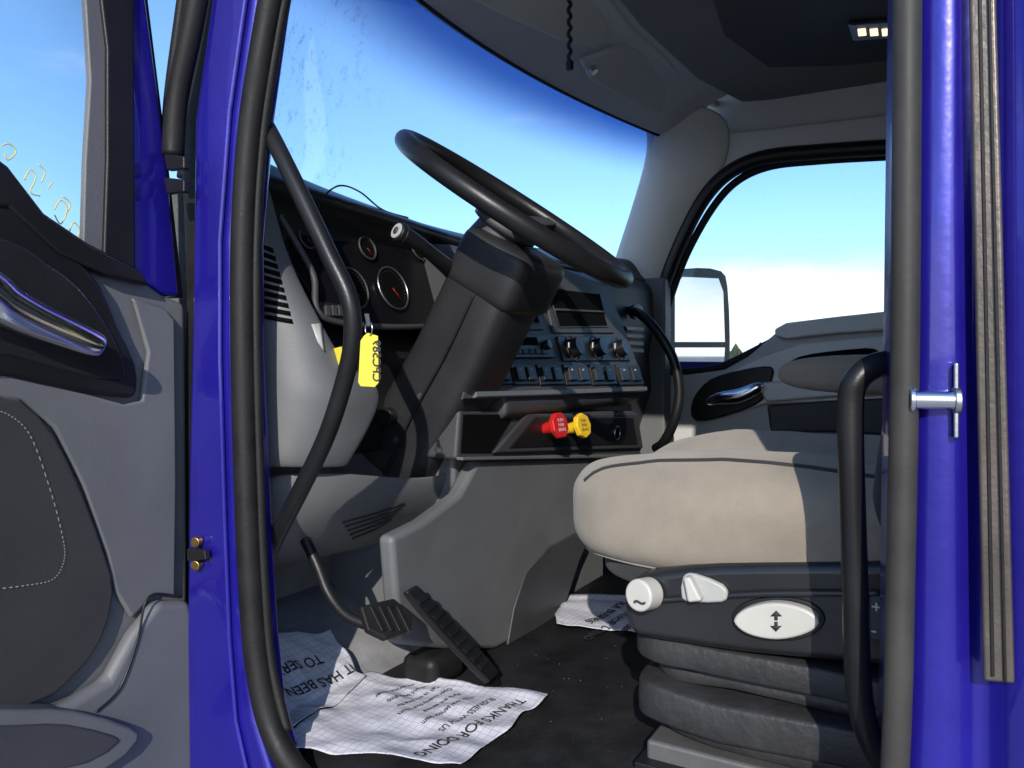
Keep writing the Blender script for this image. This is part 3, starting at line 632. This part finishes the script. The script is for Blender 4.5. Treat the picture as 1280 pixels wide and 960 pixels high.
plate(dd,'armrest_insert',[(-120,490),(0,496),(25,505),(60,540),(95,610),(125,690),(136,740),(120,800),(80,850),(30,880),(-120,900)],DOOR,.012,fabdk,.010,4,rnd=2,lift=.002)
stp=crom([on(u,v,P((0,1.104,0),(0,-1,0))) for u,v in [(-20,512),(10,518),(38,545),(62,610),(78,670),(80,700),(66,724),(30,732),(-20,738)]],14)
V=[];F=[]
for i in range(0,len(stp)-1,2):
    a,b=stp[i],stp[i+1]; n=(b-a).normalized().cross(Vector((0,1,0)))*.0006; k=len(V); V+=[a-n,b-n,b+n,a+n]; F.append([k,k+1,k+2,k+3])
mk(dd,'stitching',V,F,knobg,False)
plate(dd,'map_pocket',[(-150,905),(0,893),(60,880),(120,845),(150,790),(184,748),(226,748),(236,800),(236,1100),(-150,1100)],DOOR,.028,gray,.014,5,lift=.001)
plate(dd,'map_pocket_rim',[(-150,885),(0,878),(70,880),(140,900),(150,918),(104,956),(0,975),(-150,980)],DOOR,.045,gray,.016,4,rnd=2)
plate(dd,'map_pocket_opening',[(-150,905),(0,896),(60,896),(118,910),(122,920),(84,944),(0,958),(-150,962)],DOOR,.048,dgray,.004,4,rnd=2)
tube(dd,'pocket_seam',[on(u,v,P((0,1.090,0),(0,-1,0))) for u,v in [(226,746),(186,746),(172,800),(150,860),(120,890)]],.0018,black)
for vv in (676,705): 
    c=on(249,vv,P((.838,0,0),(-1,0,0))); cyl(dd,'hinge_bolt',c,(-1,-.3,0),.008,.012,brass)
plate(dd,'door_check_strap',[(240,684),(262,686),(264,698),(240,700)],P((.835,0,0),(-1,0,0)),.01,black,.002)
GP=P((0,1.147,0),(0,-1,0))
for pl in [[(2,182),(12,180),(20,190),(10,200),(6,192)],[(30,225),(38,212),(45,222),(38,240),(50,245)],[(48,205),(56,215),(52,228)],[(68,262),(76,250),(84,262),(76,280),(68,268)],[(78,245),(88,255),(82,268)],[(86,292),(92,278),(100,288),(96,300),(104,292)],[(60,235),(66,228)]]:
    tube(dd,'marker_number',[on(u,v,GP) for u,v in pl],.0009,paint_mark,k=5,seg=6)
# striker
sk=group('door_striker')
SK=P((.85,0,0),(-1,0,0))
plate(sk,'plate',[(1192,453),(1199,453),(1199,547),(1192,547)],SK,.012,satin,.002)
c=on(1196,500,SK); cyl(sk,'bolt',c+Vector((-.008,0,0)),(-.2,1,0),.009,.036,chrome); cyl(sk,'bolt_head',c+Vector((-.015,.034,0)),(-.2,1,0),.013,.005,chrome)
cyl(sk,'base_washer',c+Vector((-.006,-.003,0)),(-.2,1,0),.013,.006,satin)
# ---------------------------------------------------------------- far mirror
mi=group('side_mirror')
MN=Vector((-.42,-.9,0)).normalized(); c=ray(870,402)*3.25; MP=(c,MN)
out=[(832,350),(841,339),(870,335),(899,339),(907,358),(910,420),(908,457),(896,467),(850,470),(835,457),(830,400)]
plate(mi,'housing',out,MP,-.07,blue,.02,4,rnd=2)
plate(mi,'bezel',out,MP,.012,gloss,.006,3,rnd=2,lift=.001)
plate(mi,'glass',[(840,356),(850,346),(895,348),(901,365),(903,428),(840,428)],MP,.0145,mirrorm,.002)
plate(mi,'convex_glass',[(840,434),(903,434),(902,456),(892,461),(850,462),(841,452)],MP,.0145,mirrorm,.002)
tube(mi,'arm',[Vector((2.9,1.1,.0)),Vector((3.0,1.1,-.02)),c+Vector((-.08,.08,-.12))],.018,black)
tube(mi,'arm_upper',[Vector((2.9,1.08,.2)),Vector((3.0,1.1,.2)),c+Vector((-.08,.08,.08))],.014,black)
# ---------------------------------------------------------------- visors, lamp, cord
v1=group('sun_visor')
VP=P((0,.98,.80),(0,-.62,-.78))
plate(v1,'panel',[(560,-20),(600,-60),(735,-60),(758,40),(742,58),(700,48),(620,12)],VP,.018,head,.008,4)
v2=group('sun_visor')
plate(v2,'panel',[(722,72),(775,52),(800,58),(846,120),(862,150),(800,132),(735,96)],VP,.018,head,.008,4)
cyl(v2,'clip',on(735,80,VP),VP[1],.012,.035,satin)
cd=group('hanging_cord')
a=on(712,-30,P((0,.8,.8),(0,-1,0))); b=on(712,82,P((0,.8,.8),(0,-1,0)))
pts=[a.lerp(b,i/40)+Vector((.003*math.sin(i*1.2),.003*math.cos(i*1.2),0)) for i in range(41)]
tube(cd,'braid',pts,.0045,black,k=2,seg=8); cyl(cd,'tip',b+Vector((0,0,-.01)),(0,0,1),.009,.02,black)
dl=group('dome_lamp')
LP=P((0,0,.872),(0,0,-1))
plate(dl,'bezel',[(1060,26),(1120,22),(1125,42),(1066,46)],LP,.012,satin,.003)
for i in range(3): plate(dl,'led',[(1072+i*15,31),(1082+i*15,30),(1083+i*15,38),(1073+i*15,39)],LP,.014,lampm,.001)
# ---------------------------------------------------------------- light
to=Vector((-.90,-.38,0)).normalized(); el=math.radians(26)
sd=Vector((to.x*math.cos(el),to.y*math.cos(el),math.sin(el)))
sl=bpy.data.lights.new('sun','SUN'); sl.energy=4.8; sl.angle=math.radians(.5); sl.color=(1,.94,.85)
so=bpy.data.objects.new('sun',sl); sc.collection.objects.link(so); so.rotation_euler=sd.to_track_quat('Z','Y').to_euler()
w=bpy.data.worlds.new('World'); sc.world=w; w.use_nodes=True; N=w.node_tree.nodes; Lk=w.node_tree.links
bg=N['Background']; sky=N.new('ShaderNodeTexSky'); sky.sky_type='NISHITA'; sky.sun_disc=False
sky.sun_elevation=el; sky.sun_rotation=math.atan2(sd.x,sd.y); sky.air_density=1.2; sky.dust_density=.4; sky.ozone_density=4
tc=N.new('ShaderNodeTexCoord'); mp=N.new('ShaderNodeMapping'); mp.inputs['Scale'].default_value=(1,1,3.5)
nz=N.new('ShaderNodeTexNoise'); nz.inputs['Scale'].default_value=2.6; nz.inputs['Detail'].default_value=8; nz.inputs['Roughness'].default_value=.55
Lk.new(tc.outputs['Generated'],mp.inputs[0]); Lk.new(mp.outputs[0],nz.inputs['Vector'])
sx=N.new('ShaderNodeSeparateXYZ'); Lk.new(tc.outputs['Generated'],sx.inputs[0])
hz=N.new('ShaderNodeMapRange'); hz.inputs[1].default_value=.0; hz.inputs[2].default_value=.17; hz.inputs[3].default_value=.34; hz.inputs[4].default_value=-.14; Lk.new(sx.outputs['Z'],hz.inputs[0])
ad=N.new('ShaderNodeMath'); ad.operation='ADD'; Lk.new(nz.outputs['Fac'],ad.inputs[0]); Lk.new(hz.outputs[0],ad.inputs[1])
cloud_fill=N.new('ShaderNodeMapRange'); cloud_fill.inputs[1].default_value=.0; cloud_fill.inputs[2].default_value=-.8; cloud_fill.inputs[3].default_value=0; cloud_fill.inputs[4].default_value=.18; Lk.new(sx.outputs['X'],cloud_fill.inputs[0])  # extra unseen cloud on the driver side, added to fill the cab with light
ad2=N.new('ShaderNodeMath'); ad2.operation='ADD'; Lk.new(ad.outputs[0],ad2.inputs[0]); Lk.new(cloud_fill.outputs[0],ad2.inputs[1])
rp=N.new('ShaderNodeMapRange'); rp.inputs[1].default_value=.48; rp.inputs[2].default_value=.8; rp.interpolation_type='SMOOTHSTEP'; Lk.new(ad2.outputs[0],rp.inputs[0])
tint=N.new('ShaderNodeMix'); tint.data_type='RGBA'; tint.blend_type='MULTIPLY'; tint.inputs[0].default_value=1; tint.inputs[7].default_value=(1.12,1.33,1.6,1)
Lk.new(sky.outputs[0],tint.inputs[6])
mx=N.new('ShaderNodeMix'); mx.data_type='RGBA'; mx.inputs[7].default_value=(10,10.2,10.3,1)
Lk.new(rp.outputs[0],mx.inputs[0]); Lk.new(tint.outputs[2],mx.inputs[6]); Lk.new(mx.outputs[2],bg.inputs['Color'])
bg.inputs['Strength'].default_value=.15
sc.view_settings.view_transform='Standard'; sc.view_settings.look='None'; sc.view_settings.exposure=0
cam=bpy.data.cameras.new('camera'); co=bpy.data.objects.new('camera',cam); sc.collection.objects.link(co)
cam.sensor_width=36; cam.lens=28.125; cam.shift_y=-35/1280; cam.clip_start=.02; cam.clip_end=8000
co.location=(0,0,0); co.rotation_euler=(math.radians(90),0,math.radians(-60)); sc.camera=co
